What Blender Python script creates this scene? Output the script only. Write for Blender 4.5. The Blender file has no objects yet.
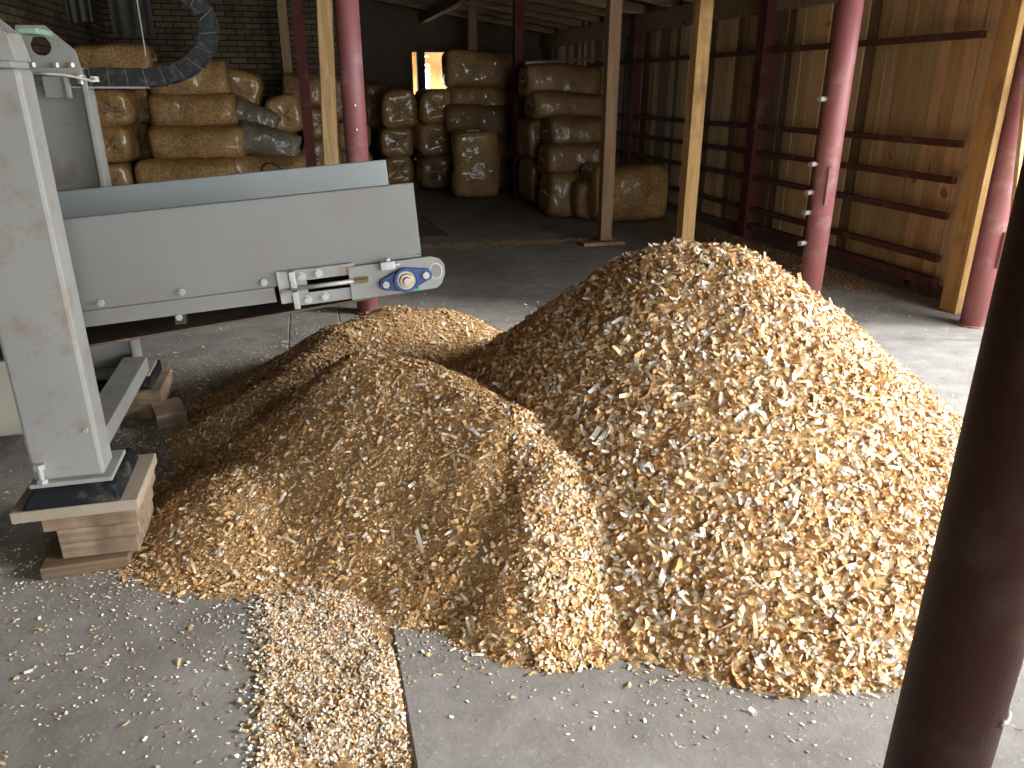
import bpy, math, random
import numpy as np
from mathutils import Vector, Matrix

random.seed(7)
rng = np.random.default_rng(11)
sc = bpy.context.scene
COL = sc.collection

# ------------------------------------------------------------------ camera frame
F = 769.0; TH = math.radians(21.1); H = 1.55
YAW = math.radians(14.4)                       # the building stands turned by this much
CY, SY = math.cos(YAW), math.sin(YAW)
cam = bpy.data.cameras.new('camera'); co = bpy.data.objects.new('camera', cam); COL.objects.link(co)
co.location = (0, 0, H); co.rotation_euler = (math.pi/2 - TH, 0, 0)
cam.sensor_width = 36; cam.lens = 36*F/1024; cam.clip_start = .05
sc.camera = co

def ray(u, v):
    a = (u-512)/F; b = (384-v)/F
    x, y, z = a, math.cos(TH)+b*math.sin(TH), -math.sin(TH)+b*math.cos(TH)
    return Vector((x*CY+y*SY, -x*SY+y*CY, z))      # in building coordinates
def hitY(u, v, Y):
    r = ray(u, v); t = Y/r.y
    return Vector((r.x*t, Y, H+r.z*t))
def hitX(u, v, X):
    r = ray(u, v); t = X/r.x
    return Vector((X, r.y*t, H+r.z*t))
def hitZ(u, v, Z=0.0):
    r = ray(u, v); t = (Z-H)/r.z
    return Vector((r.x*t, r.y*t, Z))
def depth(p):                                      # distance along the view axis of a building point
    wy = p.x*SY+p.y*CY
    return wy*math.cos(TH)+(H-p.z)*math.sin(TH)
def W2B(x, y, z=0): return Vector((x*CY+y*SY, -x*SY+y*CY, z))

# ------------------------------------------------------------------ materials
def mat(name, base, rough=.7, metal=0, spec=.3, coat=0):
    m = bpy.data.materials.new(name); m.use_nodes = True
    n = m.node_tree.nodes; p = n['Principled BSDF']
    p.inputs['Base Color'].default_value = (*base, 1); p.inputs['Roughness'].default_value = rough
    p.inputs['Metallic'].default_value = metal; p.inputs['Specular IOR Level'].default_value = spec
    p.inputs['Coat Weight'].default_value = coat; p.inputs['Coat Roughness'].default_value = .15
    return m, m.node_tree, p
def coords(nt, scale=(1, 1, 1), kind='Object'):
    t = nt.nodes.new('ShaderNodeTexCoord'); mp = nt.nodes.new('ShaderNodeMapping')
    mp.inputs['Scale'].default_value = scale
    nt.links.new(t.outputs[kind], mp.inputs['Vector']); return mp.outputs['Vector']
def noise(nt, vec, scale, detail=4, rough=.55, dist=0):
    t = nt.nodes.new('ShaderNodeTexNoise'); t.inputs['Scale'].default_value = scale
    t.inputs['Detail'].default_value = detail; t.inputs['Roughness'].default_value = rough
    t.inputs['Distortion'].default_value = dist
    nt.links.new(vec, t.inputs['Vector']); return t.outputs['Fac']
def ramp(nt, fac, stops):
    r = nt.nodes.new('ShaderNodeValToRGB'); e = r.color_ramp.elements
    while len(e) > 1: e.remove(e[0])
    e[0].position, e[0].color = stops[0][0], (*stops[0][1], 1)
    for p, c in stops[1:]:
        x = e.new(p); x.color = (*c, 1)
    nt.links.new(fac, r.inputs['Fac']); return r.outputs['Color']
def mix(nt, a, b, fac, mode='MIX'):
    m = nt.nodes.new('ShaderNodeMix'); m.data_type = 'RGBA'; m.blend_type = mode
    for s, v in ((6, a), (7, b), (0, fac)):
        if isinstance(v, (int, float)): m.inputs[s].default_value = v
        elif isinstance(v, tuple): m.inputs[s].default_value = (*v, 1)
        else: nt.links.new(v, m.inputs[s])
    return m.outputs[2]
def bump(nt, p, h, strength=.3, dist=.01):
    b = nt.nodes.new('ShaderNodeBump'); b.inputs['Strength'].default_value = strength
    b.inputs['Distance'].default_value = dist
    nt.links.new(h, b.inputs['Height']); nt.links.new(b.outputs['Normal'], p.inputs['Normal'])
def attr(nt, name='col'):
    a = nt.nodes.new('ShaderNodeAttribute'); a.attribute_name = name; return a.outputs['Color']

def painted(name, c, rough=.5, dirt=(.25, .17, .1), amount=.35, scale=7, spec=.4, metal=0):
    m, nt, p = mat(name, c, rough, metal, spec)
    v = coords(nt)
    f = noise(nt, v, scale, 6, .65)
    k = ramp(nt, f, [(.53, (0, 0, 0)), (.66, (amount,)*3)])
    g = ramp(nt, noise(nt, v, scale*.3, 3), [(.3, tuple(x*.88 for x in c)), (.7, tuple(min(1, x*1.06) for x in c))])
    nt.links.new(mix(nt, g, dirt, k), p.inputs['Base Color'])
    bump(nt, p, noise(nt, v, 60, 3), .06, .002)
    return m
def wood(name, dark, light, axis='z', scale=9, rough=.75, stain=None, attrmul=False):
    m, nt, p = mat(name, light, rough, 0, .2)
    s = {'z': (1, 1, .07), 'x': (.07, 1, 1), 'y': (1, .07, 1)}[axis]
    v = coords(nt, s)
    a = noise(nt, v, scale*2.2, 7, .65, 1.2)
    c = ramp(nt, a, [(.32, dark), (.5, tuple((x+y)/2 for x, y in zip(dark, light))), (.68, light)])
    if stain:
        k = ramp(nt, noise(nt, coords(nt, (1, 1, .5)), 3.1, 5, .6), [(.5, (0, 0, 0)), (.66, (.85,)*3)])
        c = mix(nt, c, stain, k)
    kn = ramp(nt, noise(nt, coords(nt), 5.5, 1), [(.73, (1, 1, 1)), (.77, (.45, .35, .3))])
    c = mix(nt, c, kn, 1.0, 'MULTIPLY')
    if attrmul: c = mix(nt, c, attr(nt), 1.0, 'MULTIPLY')
    nt.links.new(c, p.inputs['Base Color']); bump(nt, p, a, .35, .006)
    return m

M = {}
M['frame'] = painted('pale_grey_frame_paint', (.30, .285, .26), .5, amount=.6, scale=9)
M['panel'] = painted('grey_sheet_metal_paint', (.24, .23, .21), .5, amount=.22, scale=5)
M['panel_in'] = painted('light_grey_sheet_metal_paint', (.36, .37, .36), .5, amount=.12, scale=5)
M['beige'] = painted('beige_machine_paint', (.46, .42, .33), .5, amount=.3)
M['green'] = painted('pale_green_paint', (.30, .46, .30), .5)
M['red'] = painted('red_oxide_paint', (.29, .10, .095), .45, dirt=(.42, .30, .26), amount=.5, scale=5, spec=.4)
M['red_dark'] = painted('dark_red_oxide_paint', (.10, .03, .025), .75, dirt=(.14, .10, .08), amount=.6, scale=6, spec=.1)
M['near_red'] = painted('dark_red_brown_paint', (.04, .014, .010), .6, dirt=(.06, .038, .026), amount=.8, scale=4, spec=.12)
M['rail'] = painted('red_brown_rail_paint', (.13, .05, .04), .85, dirt=(.18, .13, .1), amount=.6, spec=.08)
M['steel'] = painted('galvanised_steel', (.48, .46, .43), .5, metal=.5, amount=.4, scale=30)
M['rail_steel'] = painted('dull_pipe_steel', (.30, .26, .23), .6, metal=.3)
M['dark_steel'] = painted('dark_steel', (.06, .055, .05), .5, metal=.5)
M['blue'] = painted('blue_enamel', (.010, .042, .18), .4, amount=.4, scale=40, spec=.5)
M['brass'] = painted('worn_brass', (.5, .38, .2), .35, metal=.8)
M['rubber'] = painted('black_rubber', (.012, .012, .013), .6, dirt=(.2, .17, .14), amount=.3, scale=14, spec=.15)
M['chain'] = painted('black_plastic', (.020, .019, .018), .6, dirt=(.12, .11, .10), amount=.5, scale=25, spec=.2)
M['belt'] = painted('brown_belt_rubber', (.13, .085, .055), .75, dirt=(.3, .2, .12), amount=.6)
M['cream'] = mat('cream_cable_sheath', (.72, .66, .52), .5)[0]
M['hose'] = mat('black_hose', (.02, .02, .02), .4)[0]
M['green_cap'] = mat('green_plastic', (.03, .35, .14), .4)[0]
M['post'] = wood('yellow_sawn_timber', (.46, .25, .085), (.74, .46, .20), stain=(.20, .12, .05))
M['post_pale'] = wood('pale_sawn_timber', (.40, .23, .095), (.66, .44, .21))
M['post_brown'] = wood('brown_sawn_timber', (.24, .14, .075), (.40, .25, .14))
M['plank'] = wood('wall_planks', (.66, .46, .26), (.95, .73, .45), attrmul=True)
M['rafter'] = wood('old_rafter_timber', (.2, .12, .06), (.42, .28, .15), 'x')
M['boards'] = wood('old_roof_boards', (.08, .055, .035), (.17, .12, .075), 'y')
M['shim'] = wood('weathered_plank_timber', (.15, .095, .055), (.38, .27, .18), 'x', stain=(.12, .08, .05))
M['shim_dark'] = wood('dark_weathered_plank_timber', (.10, .06, .04), (.2, .13, .08), 'x')
M['chipboard'] = painted('dusty_chipboard', (.34, .27, .20), .85, dirt=(.3, .22, .14), amount=.8, scale=25)
M['outside_wood'] = wood('bare_outdoor_timber', (.65, .36, .13), (.9, .58, .26), 'z')
M['sheet'] = painted('grey_plastic_sheet', (.075, .07, .06), .55, amount=.4)
M['scrap'] = painted('rusty_sheet_scrap', (.03, .02, .015), .8, spec=.1)

# brick
m, nt, p = mat('dark_brickwork', (.2, .15, .1), .9)
b = nt.nodes.new('ShaderNodeTexBrick'); b.inputs['Scale'].default_value = 1
b.inputs['Brick Width'].default_value = .21; b.inputs['Row Height'].default_value = .068
b.inputs['Mortar Size'].default_value = .009; b.inputs['Mortar Smooth'].default_value = .3
b.inputs['Color1'].default_value = (.15, .105, .06, 1); b.inputs['Color2'].default_value = (.085, .056, .032, 1)
b.inputs['Mortar'].default_value = (.02, .016, .012, 1)
uv = nt.nodes.new('ShaderNodeUVMap'); nt.links.new(uv.outputs['UV'], b.inputs['Vector'])
nt.links.new(mix(nt, b.outputs['Color'], ramp(nt, noise(nt, coords(nt), 3), [(.3, (.6, .6, .6)), (.7, (1.2, 1.15, 1.1))]), 1.0, 'MULTIPLY'), p.inputs['Base Color'])
bump(nt, p, b.outputs['Fac'], -.6, .01); M['brick'] = m

# concrete
m, nt, p = mat('dusty_concrete', (.3, .29, .27), .85, spec=.25)
v = coords(nt)
a = noise(nt, v, 1.1, 8, .62, .4); fine = noise(nt, v, 55, 4, .7); mid = noise(nt, v, 6, 7, .7)
c = ramp(nt, a, [(.3, (.21, .187, .165)), (.5, (.28, .254, .228)), (.7, (.36, .33, .30))])
c = mix(nt, c, ramp(nt, mid, [(.35, (.72, .70, .68)), (.62, (1.08, 1.07, 1.05))]), .8, 'MULTIPLY')
c = mix(nt, c, (.58, .51, .43), ramp(nt, fine, [(.60, (0, 0, 0)), (.70, (.55,)*3)]))
nt.links.new(c, p.inputs['Base Color'])
bump(nt, p, mix(nt, mid, fine, .35), .35, .012); M['concrete'] = m
M['soil'] = painted('packed_sawdust', (.42, .29, .16), .95, dirt=(.2, .12, .06), amount=.7, scale=12)
M['tar'] = painted('black_building_paper', (.02, .015, .012), .9, spec=.05)  # seam shade between the planks, put into the backing's colour
M['yard'] = painted('pale_yard_gravel', (.5, .49, .46), .95, scale=3)

# shavings
def chipmat(name, mound, trans=.12):
    m, nt, p = mat(name, (.7, .5, .3), .6, spec=.25)
    nt.links.new(attr(nt), p.inputs['Base Color'])
    return m
M['chip'] = chipmat('wood_shavings', False)
def moundmat(name, c1, c2, s):
    m, nt, p = mat(name, c1, .9)
    f = noise(nt, coords(nt), s, 6, .7)
    nt.links.new(ramp(nt, f, [(.35, c1), (.65, c2)]), p.inputs['Base Color']); bump(nt, p, f, .8, .02); return m
M['mound'] = moundmat('packed_shavings', (.42, .23, .08), (.64, .41, .19), 60)
M['dustmound'] = moundmat('packed_fine_sawdust', (.38, .21, .08), (.58, .37, .17), 90)

# bag
def bagmat(name, c1, c2, coat=.7):
    m, nt, p = mat(name, c1, .55, spec=.35, coat=coat)
    v = coords(nt)
    vo = nt.nodes.new('ShaderNodeTexVoronoi'); vo.inputs['Scale'].default_value = 90; nt.links.new(v, vo.inputs['Vector'])
    g = nt.nodes.new('ShaderNodeSeparateColor'); nt.links.new(vo.outputs['Color'], g.inputs[0])
    c = ramp(nt, g.outputs[0], [(0, c1), (.6, tuple((x+y)/2 for x, y in zip(c1, c2))), (1, c2)])
    c = mix(nt, c, ramp(nt, noise(nt, v, 4, 3), [(.3, (.65, .62, .6)), (.7, (1.1, 1.08, 1.05))]), 1.0, 'MULTIPLY')
    nt.links.new(c, p.inputs['Base Color'])
    w = noise(nt, coords(nt, (1, 1, 1)), 9, 5, .6, 1.5)
    bump(nt, p, w, .35, .03)
    b2 = nt.nodes.new('ShaderNodeBump'); b2.inputs['Strength'].default_value = 1; b2.inputs['Distance'].default_value = .05
    w2 = nt.nodes.new('ShaderNodeTexNoise'); w2.noise_type = 'RIDGED_MULTIFRACTAL'; w2.inputs['Scale'].default_value = 4; w2.inputs['Detail'].default_value = 4; w2.inputs['Distortion'].default_value = .6
    nt.links.new(v, w2.inputs['Vector']); nt.links.new(w2.outputs['Fac'], b2.inputs['Height'])
    nt.links.new(b2.outputs['Normal'], p.inputs['Coat Normal'])
    return m
M['bag'] = bagmat('shavings_in_clear_film', (.24, .12, .035), (.56, .34, .13))
M['bag_dark'] = bagmat('brown_shavings_in_clear_film', (.15, .078, .026), (.32, .185, .072), .35)  # darker copy of the bag film, with the shade put into its colour
M['bag_gold'] = bagmat('golden_shavings_in_clear_film', (.30, .15, .03), (.5, .30, .09), .8)
M['bag_grey'] = bagmat('grey_dusty_film', (.16, .13, .08), (.30, .25, .16), .8)
M['film'] = mat('crumpled_clear_film', (.45, .38, .28), .25, spec=.6, coat=.6)[0]

# ------------------------------------------------------------------ mesh builder
class MB:
    def __init__(s): s.v = []; s.f = []; s.c = []; s.hascol = False
    def add(s, vs, fs, col=None):
        o = len(s.v); s.v += [Vector(v) for v in vs]; s.f += [tuple(i+o for i in f) for f in fs]
        s.c += [col or (1, 1, 1)]*len(vs)
        if col: s.hascol = True
        return s
    def hexa(s, p, col=None):    # p: 4 bottom then 4 top
        return s.add(p, [(3, 2, 1, 0), (4, 5, 6, 7), (0, 1, 5, 4), (1, 2, 6, 5), (2, 3, 7, 6), (3, 0, 4, 7)], col)
    def box(s, x0, x1, y0, y1, z0, z1, col=None):
        return s.hexa([(x0, y0, z0), (x1, y0, z0), (x1, y1, z0), (x0, y1, z0), (x0, y0, z1), (x1, y0, z1), (x1, y1, z1), (x0, y1, z1)], col)
    def cyl(s, a, b, r, n=20, r2=None, caps=True):
        a = Vector(a); b = Vector(b); d = (b-a).normalized(); t = d.orthogonal().normalized(); q = d.cross(t)
        r2 = r if r2 is None else r2
        vs = [a+(t*math.cos(2*math.pi*i/n)+q*math.sin(2*math.pi*i/n))*r for i in range(n)]
        vs += [b+(t*math.cos(2*math.pi*i/n)+q*math.sin(2*math.pi*i/n))*r2 for i in range(n)]
        fs = [(i, (i+1) % n, n+(i+1) % n, n+i) for i in range(n)]
        if caps: fs += [tuple(range(n-1, -1, -1)), tuple(range(n, 2*n))]
        return s.add(vs, fs)
    def tube(s, path, r, n=10):
        P = [Vector(p) for p in path]; vs = []; fs = []
        ref = Vector((0, 0, 1)) if abs((P[1]-P[0]).normalized().z) < .9 else Vector((1, 0, 0))
        for i, p in enumerate(P):
            d = (P[min(i+1, len(P)-1)]-P[max(i-1, 0)]).normalized(); t = d.cross(ref).normalized(); q = d.cross(t); ref = -q if False else ref
            vs += [p+(t*math.cos(2*math.pi*k/n)+q*math.sin(2*math.pi*k/n))*r for k in range(n)]
        for i in range(len(P)-1):
            fs += [(i*n+k, i*n+(k+1) % n, (i+1)*n+(k+1) % n, (i+1)*n+k) for k in range(n)]
        fs += [tuple(range(n-1, -1, -1)), tuple(range((len(P)-1)*n, len(P)*n))]
        return s.add(vs, fs)
    def prism(s, poly, off, hole=None):   # poly: 3-D points, off: thickness vector; hole: ring with as many points
        off = Vector(off); n = len(poly); A = [Vector(p) for p in poly]
        if hole is None:
            return s.add(A+[p+off for p in A], [tuple(range(n-1, -1, -1)), tuple(range(n, 2*n))]+[(i, (i+1) % n, n+(i+1) % n, n+i) for i in range(n)])
        Hh = [Vector(p) for p in hole]
        vs = A+[p+off for p in A]+Hh+[p+off for p in Hh]; fs = []
        for i in range(n):
            j = (i+1) % n
            fs += [(i, j, n+j, n+i), (2*n+j, 2*n+i, 3*n+i, 3*n+j), (j, i, 2*n+i, 2*n+j), (n+i, n+j, 3*n+j, 3*n+i)]
        return s.add(vs, fs)
    def build(s, name, material, parent=None, origin=(0, 0, 0), bevel=0, smooth=False, subsurf=0, turned=True):
        me = bpy.data.meshes.new(name); o0 = Vector(origin)
        me.from_pydata([v-o0 for v in s.v], [], s.f); me.update()
        if s.hascol:
            a = me.color_attributes.new('col', 'FLOAT_COLOR', 'POINT')
            a.data.foreach_set('color', np.array([(*c, 1) for c in s.c], dtype=np.float32).ravel())
        me.materials.append(M[material])
        o = bpy.data.objects.new(name, me); COL.objects.link(o)
        if parent is not None: o.parent = parent
        else: place(o, o0, turned)
        if bevel:
            b = o.modifiers.new('bevel', 'BEVEL'); b.width = bevel; b.segments = 2; b.limit_method = 'ANGLE'; b.angle_limit = .7
        if subsurf:
            b = o.modifiers.new('sub', 'SUBSURF'); b.levels = b.render_levels = subsurf
        if smooth:
            for p in me.polygons: p.use_smooth = len(p.vertices) == 4
        return o
def place(o, p, turned=True):
    p = Vector(p)
    if turned:
        o.location = (p.x*CY-p.y*SY, p.x*SY+p.y*CY, p.z); o.rotation_euler = (0, 0, YAW)
    else: o.location = p
def empty(name, p):
    o = bpy.data.objects.new(name, None); COL.objects.link(o); place(o, p); o.empty_display_size = .1; return o
def tag(o, label, cat, group=None, kind=None):
    o['label'] = label; o['category'] = cat
    if group: o['group'] = group
    if kind: o['kind'] = kind
    return o
def struct(o, label=None):
    o['kind'] = 'structure'
    if label: o['label'] = label
    return o
def uvbox(o, axis):
    me = o.data; uvl = me.uv_layers.new(name='UVMap')
    for l in me.loops:
        c = me.vertices[l.vertex_index].co
        uvl.data[l.index].uv = ((c.y if axis == 'x' else c.x), c.z)

# ------------------------------------------------------------------ the setting
XL, XR, XC = -2.25, 4.724, -.05
YB, YF = 11.3, 16.0
YN = -6.0
CH0, CH1 = -.222, .122           # the open joint between the floor slabs
fl = MB()
fl.box(XL-.3, CH0, YN, YF+.3, -.2, 0); fl.box(CH1, XR+.6, YN, YF+.3, -.2, 0); fl.box(CH0, CH1, YN, 3.1, -.2, -.035); fl.box(CH0, CH1, 3.1, YF+.3, -.2, 0)
struct(fl.build('floor', 'concrete', bevel=.008), 'grey dusty concrete slabs with an open joint running away from the camera')
yd = MB().box(XR+.6, 40, -30, 40, -.3, -.12)
struct(yd.build('ground', 'yard'), 'pale yard ground outside the open side of the barn')
struct(MB().box(-20, XR+.6, YF+.3, 40, -.3, -.12).build('ground', 'yard'), 'pale yard ground behind the barn')

o = MB().box(XL-.25, XL, YN, YB, 0, 4.2).build('wall_left', 'brick'); uvbox(o, 'x'); struct(o, 'dark brick side wall')
o = MB().box(XL-.25, .62, YB, YB+.25, 0, 4.2).build('wall_back', 'brick'); uvbox(o, 'y'); struct(o, 'dark brick back wall behind the bag stacks')

# right wall: individual boards in one mesh
w = MB()
y = 4.83; k = 0
r2 = random.Random(5)
while y < YF:
    wd = r2.uniform(.11, .17); tone = r2.uniform(.5, 1.0); c = (tone, tone*r2.uniform(.84, .92), tone*r2.uniform(.66, .8))
    q = r2.random()
    if q < (.10 if y < 7.2 else .5): c = (.30*tone+.06, .25*tone+.06, .2*tone+.06)
    if 7.30 < y < 7.9 : c = (.24, .21, .19)
    if 6.55 < y < 6.72: c = (.25, .2, .16)
    if 6.72 < y < 6.95: wd = .22; c = (.9, .74, .54)
    g = r2.uniform(.007, .016)
    dx = r2.uniform(0, .018)
    w.box(XR+dx, XR+dx+.025, y, y+wd-g, .02, 2.75, c); y += wd
o = w.build('wall_right', 'plank'); struct(o, 'vertical plank wall on the right')
# header beam and sill of the plank wall
struct(MB().box(XR-.06, XR, 4.8, YF, 2.26, 2.5).build('trim_1', 'rafter', bevel=.006), 'heavy timber along the top of the plank wall')
struct(MB().box(XR-.05, XR, 4.8, YF, 0, .1).build('trim_2', 'shim_dark', bevel=.006), 'dark timber sill at the foot of the plank wall')
# backing added to block daylight between the planks, black so the seams look shaded
struct(MB().box(XR+.05, XR+.09, 4.0, YF, 0, 2.8).build('wall_right_outer', 'tar'), 'outer boarding behind the plank wall')

# far wall with the daylight opening
a = hitY(410, 52, YF); b2 = hitY(449, 104, YF)
wx0, wx1, wz1, wz0 = a.x, b2.x, a.z, .95
w = MB(); w.box(XL, wx0, YF, YF+.12, 0, 4.2); w.box(wx1, XR+.3, YF, YF+.12, 0, 4.2)
w.box(wx0, wx1, YF, YF+.12, wz1, 4.2); w.box(wx0, wx1, YF, YF+.12, 0, wz0)
struct(w.build('wall_far', 'boards'), 'dark board wall at the far end with an open window')
win = MB(); mx = hitY(421, 70, YF).x
win.box(mx-.075, mx+.075, YF-.06, YF+.1, wz0, wz1); win.box(wx0-.05, wx0+.03, YF-.05, YF+.13, wz0, wz1); win.box(wx1-.03, wx1+.05, YF-.05, YF+.13, wz0, wz1)
struct(win.build('window_1', 'boards'), 'open window in the far wall with one dark mullion')
struct(MB().box(.62, .74, YB+.25, YF, 0, 4.2).build('wall_inner', 'boards'), 'dark board return wall')
# porch seen through the far window
pr = empty('porch_frame', (1.5, YF+2.0, 0)); tag(pr, 'bare orange timber porch frame outside the far window', 'porch')
o0 = Vector((1.5, YF+2.0, 0))
for uu in (412.5, 434, 441.5, 452):
    q = hitY(uu, 80, YF+2.0); MB().box(q.x-.09, q.x+.09, YF+1.95, YF+2.1, -.12, 2.6).build('post', 'outside_wood', pr, o0)
for v0, v1, yy in ((50, 56, 1.6), (57, 64, 1.9), (66, 69, 2.3)):
    z1 = hitY(430, v0, YF+yy).z; z0 = hitY(430, v1, YF+yy).z
    MB().box(-.6, 4.5, YF+yy, YF+yy+.12, z0, z1).build('beam', 'outside_wood', pr, o0)

MB().hexa([(-2, YF+.13, 3.3), (5, YF+.13, 3.3), (5, YF+3.2, 2.75), (-2, YF+3.2, 2.75), (-2, YF+.13, 3.35), (5, YF+.13, 3.35), (5, YF+3.2, 2.8), (-2, YF+3.2, 2.8)]).build('porch_roof', 'outside_wood', pr, o0)  # roof added to keep the bright sky off the porch timber

# roof: falls towards the plank wall
def zroof(x): return 2.62+(XR-x)*.155
cl = MB()
cl.hexa([(XL-.3, YN, zroof(XL-.3)), (XR+.15, YN, zroof(XR+.15)), (XR+.15, YF+.4, zroof(XR+.15)), (XL-.3, YF+.4, zroof(XL-.3)),
         (XL-.3, YN, zroof(XL-.3)+.06), (XR+.15, YN, zroof(XR+.15)+.06), (XR+.15, YF+.4, zroof(XR+.15)+.06), (XL-.3, YF+.4, zroof(XL-.3)+.06)])
ceil = struct(cl.build('ceiling', 'boards'), 'dark boarded roof falling towards the plank wall')
for i in range(14):
    yy = 4.2+i*.85+random.uniform(-.08, .08); d = random.uniform(.11, .15)
    MB().hexa([(XL, yy, zroof(XL)-d), (XR, yy, zroof(XR)-d), (XR, yy+.07, zroof(XR)-d), (XL, yy+.07, zroof(XL)-d),
               (XL, yy, zroof(XL)), (XR, yy, zroof(XR)), (XR, yy+.07, zroof(XR)), (XL, yy+.07, zroof(XL))]).build('rafter', 'rafter', ceil)
# purlin beams running away from the camera, carried by the posts
for X, nm, d in ((2.35, 'timber purlin over the far red column', .16), (.95, 'timber purlin over the middle', .14)):
    z = zroof(X)-.15
    struct(MB().box(X-.06, X+.06, 3.5, YF, z-d, z).build('beam', 'rafter'), nm)

# wall behind the camera, with a wide opening added to let in fill light
w = MB(); w.box(XL-.3, -.2, YN-.2, YN, 0, 4.2); w.box(3.6, XR+.6, YN-.2, YN, 0, 4.2); w.box(-.2, 3.6, YN-.2, YN, 2.7, 4.2)
struct(w.build('wall_behind', 'brick'))
YO0, YO1 = -5.2, 3.95
struct(MB().box(XR, XR+.1, YN, YO0, 0, 2.9).build('wall_right_rear', 'boards'), 'board wall behind the open side gate')

# ------------------------------------------------------------------ posts and poles
def pole(name, Y, u, v, r, material, label, cat='pole', z1=None, group=None, extras=()):
    p = hitY(u, v, Y); x = p.x
    t = empty(name, (x, Y, 0)); tag(t, label, cat, group)
    z1 = z1 or zroof(x)-.02
    MB().cyl((x, Y, 0), (x, Y, z1), r, 32).build('shaft', material, t, (x, Y, 0), smooth=True)
    MB().box(x-r*1.35, x+r*1.35, Y-r*1.35, Y+r*1.35, 0, .012).build('base_plate', material, t, (x, Y, 0), bevel=.003)
    return t, Vector((x, Y, 0))

pB = W2B(-1.065, 5.5); pC = W2B(2.14, 5.4); pD = W2B(3.21, 5.16); pN = W2B(.715, .98)
def pole_at(name, p, r, material, label):
    t = empty(name, (p.x, p.y, 0)); tag(t, label, 'pole')
    MB().cyl((p.x, p.y, 0), (p.x, p.y, zroof(p.x)-.02), r, 40).build('shaft', material, t, (p.x, p.y, 0), smooth=True)
    MB().cyl((p.x, p.y, 0), (p.x, p.y, .012), r*1.25, 24).build('base_plate', material, t, (p.x, p.y, 0))
    return t
tB = pole_at('steel_pole', pB, .078, 'red', 'red painted steel pole standing behind the grey conveyor trough')
tC = pole_at('steel_pole', pC, .078, 'red', 'red painted steel pole rising behind the right flank of the big shavings heap')
tD = pole_at('steel_pole', pD, .078, 'red', 'red painted steel pole beside the timber post at the end of the plank wall')
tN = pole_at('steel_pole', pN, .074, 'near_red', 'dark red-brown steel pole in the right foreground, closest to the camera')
# welded lugs
def lug(t, p, z0, z1, ang, material='red', r=.078):
    d = Vector((math.cos(ang), math.sin(ang), 0)); s = Vector((-d.y, d.x, 0))
    c = p+d*(r+.004)
    MB().hexa([c-s*.012+Vector((0, 0, z0)), c+s*.012+Vector((0, 0, z0)), c+s*.012+d*.02+Vector((0, 0, z0)), c-s*.012+d*.02+Vector((0, 0, z0)),
               c-s*.012+Vector((0, 0, z1)), c+s*.012+Vector((0, 0, z1)), c+s*.012+d*.02+Vector((0, 0, z1)), c-s*.012+d*.02+Vector((0, 0, z1))]).build('lug', material, t, p, bevel=.003)
lug(tC, pC, .80, 1.05, math.radians(-112)); lug(tD, pD, .42, .66, math.radians(-82))
for v in (99, 164, 192, 212, 242):                        # pipe stubs on the left of the middle pole
    q = hitY(820, v, pC.y)
    z = q.z; a = Vector((pC.x-.075, pC.y+.01, z)); bb = a+Vector((-.075, -.03, 0))
    MB().cyl(a, bb, .017, 14).build('pipe_stub', 'rail_steel', tC, pC, smooth=True)
# weld scar on the near pole
z = hitY(1008, 682, pN.y).z
ring = []
for k in range(6):
    an = math.radians(-78+k*8); ring.append(pN+Vector((math.cos(an)*.0755, math.sin(an)*.0755, z+.004*math.sin(k*2.1)-.001*k)))
wr = MB().tube(ring, .005, 6).build('weld_bead', 'rail_steel', tN, pN, smooth=True)
# bolts on pole behind trough
for v in (105, 129):
    q = pB+Vector((.0, -.078, hitY(352, v, pB.y).z)); MB().cyl(q, q+Vector((.006, -.012, 0)), .007, 8).build('bolt', 'steel', tB, pB)

# far red column
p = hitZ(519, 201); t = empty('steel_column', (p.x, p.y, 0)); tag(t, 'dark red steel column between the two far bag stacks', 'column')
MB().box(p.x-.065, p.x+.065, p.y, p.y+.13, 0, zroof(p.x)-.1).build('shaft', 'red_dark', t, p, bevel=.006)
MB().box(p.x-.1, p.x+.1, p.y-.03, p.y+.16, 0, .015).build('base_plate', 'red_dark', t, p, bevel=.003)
# dark red column by the back wall
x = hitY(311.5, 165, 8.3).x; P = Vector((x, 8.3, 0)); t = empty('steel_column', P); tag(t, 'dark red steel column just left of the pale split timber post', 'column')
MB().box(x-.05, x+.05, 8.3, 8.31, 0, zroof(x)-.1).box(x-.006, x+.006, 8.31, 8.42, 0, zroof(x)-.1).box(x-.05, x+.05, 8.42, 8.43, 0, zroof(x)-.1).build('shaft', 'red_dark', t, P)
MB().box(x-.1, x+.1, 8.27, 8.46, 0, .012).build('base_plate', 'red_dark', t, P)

def timber(name, p, w, d, z1, material, label, lean=(0, 0)):
    b = MB()
    n = 10
    vs = []; fs = []
    for i in range(n+1):
        z = z1*i/n; j = random.uniform(-.002, .002); lx, ly = lean[0]*i/n, lean[1]*i/n
        for (sx, sy) in ((-1, -1), (1, -1), (1, 1), (-1, 1)): vs.append((p.x+sx*w/2+j+lx, p.y+sy*d/2+j+ly, z))
    for i in range(n): fs += [(4*i+k, 4*i+(k+1) % 4, 4*i+4+(k+1) % 4, 4*i+4+k) for k in range(4)]
    fs += [(3, 2, 1, 0), (4*n, 4*n+1, 4*n+2, 4*n+3)]
    b.add(vs, fs)
    o = b.build(name, material, None, (p.x, p.y, 0), bevel=.006); tag(o, label, 'post'); return o
p = hitZ(606, 243); p.y += .06
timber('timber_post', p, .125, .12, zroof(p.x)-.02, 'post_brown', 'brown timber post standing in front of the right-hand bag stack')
q = hitZ(604, 247)
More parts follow.
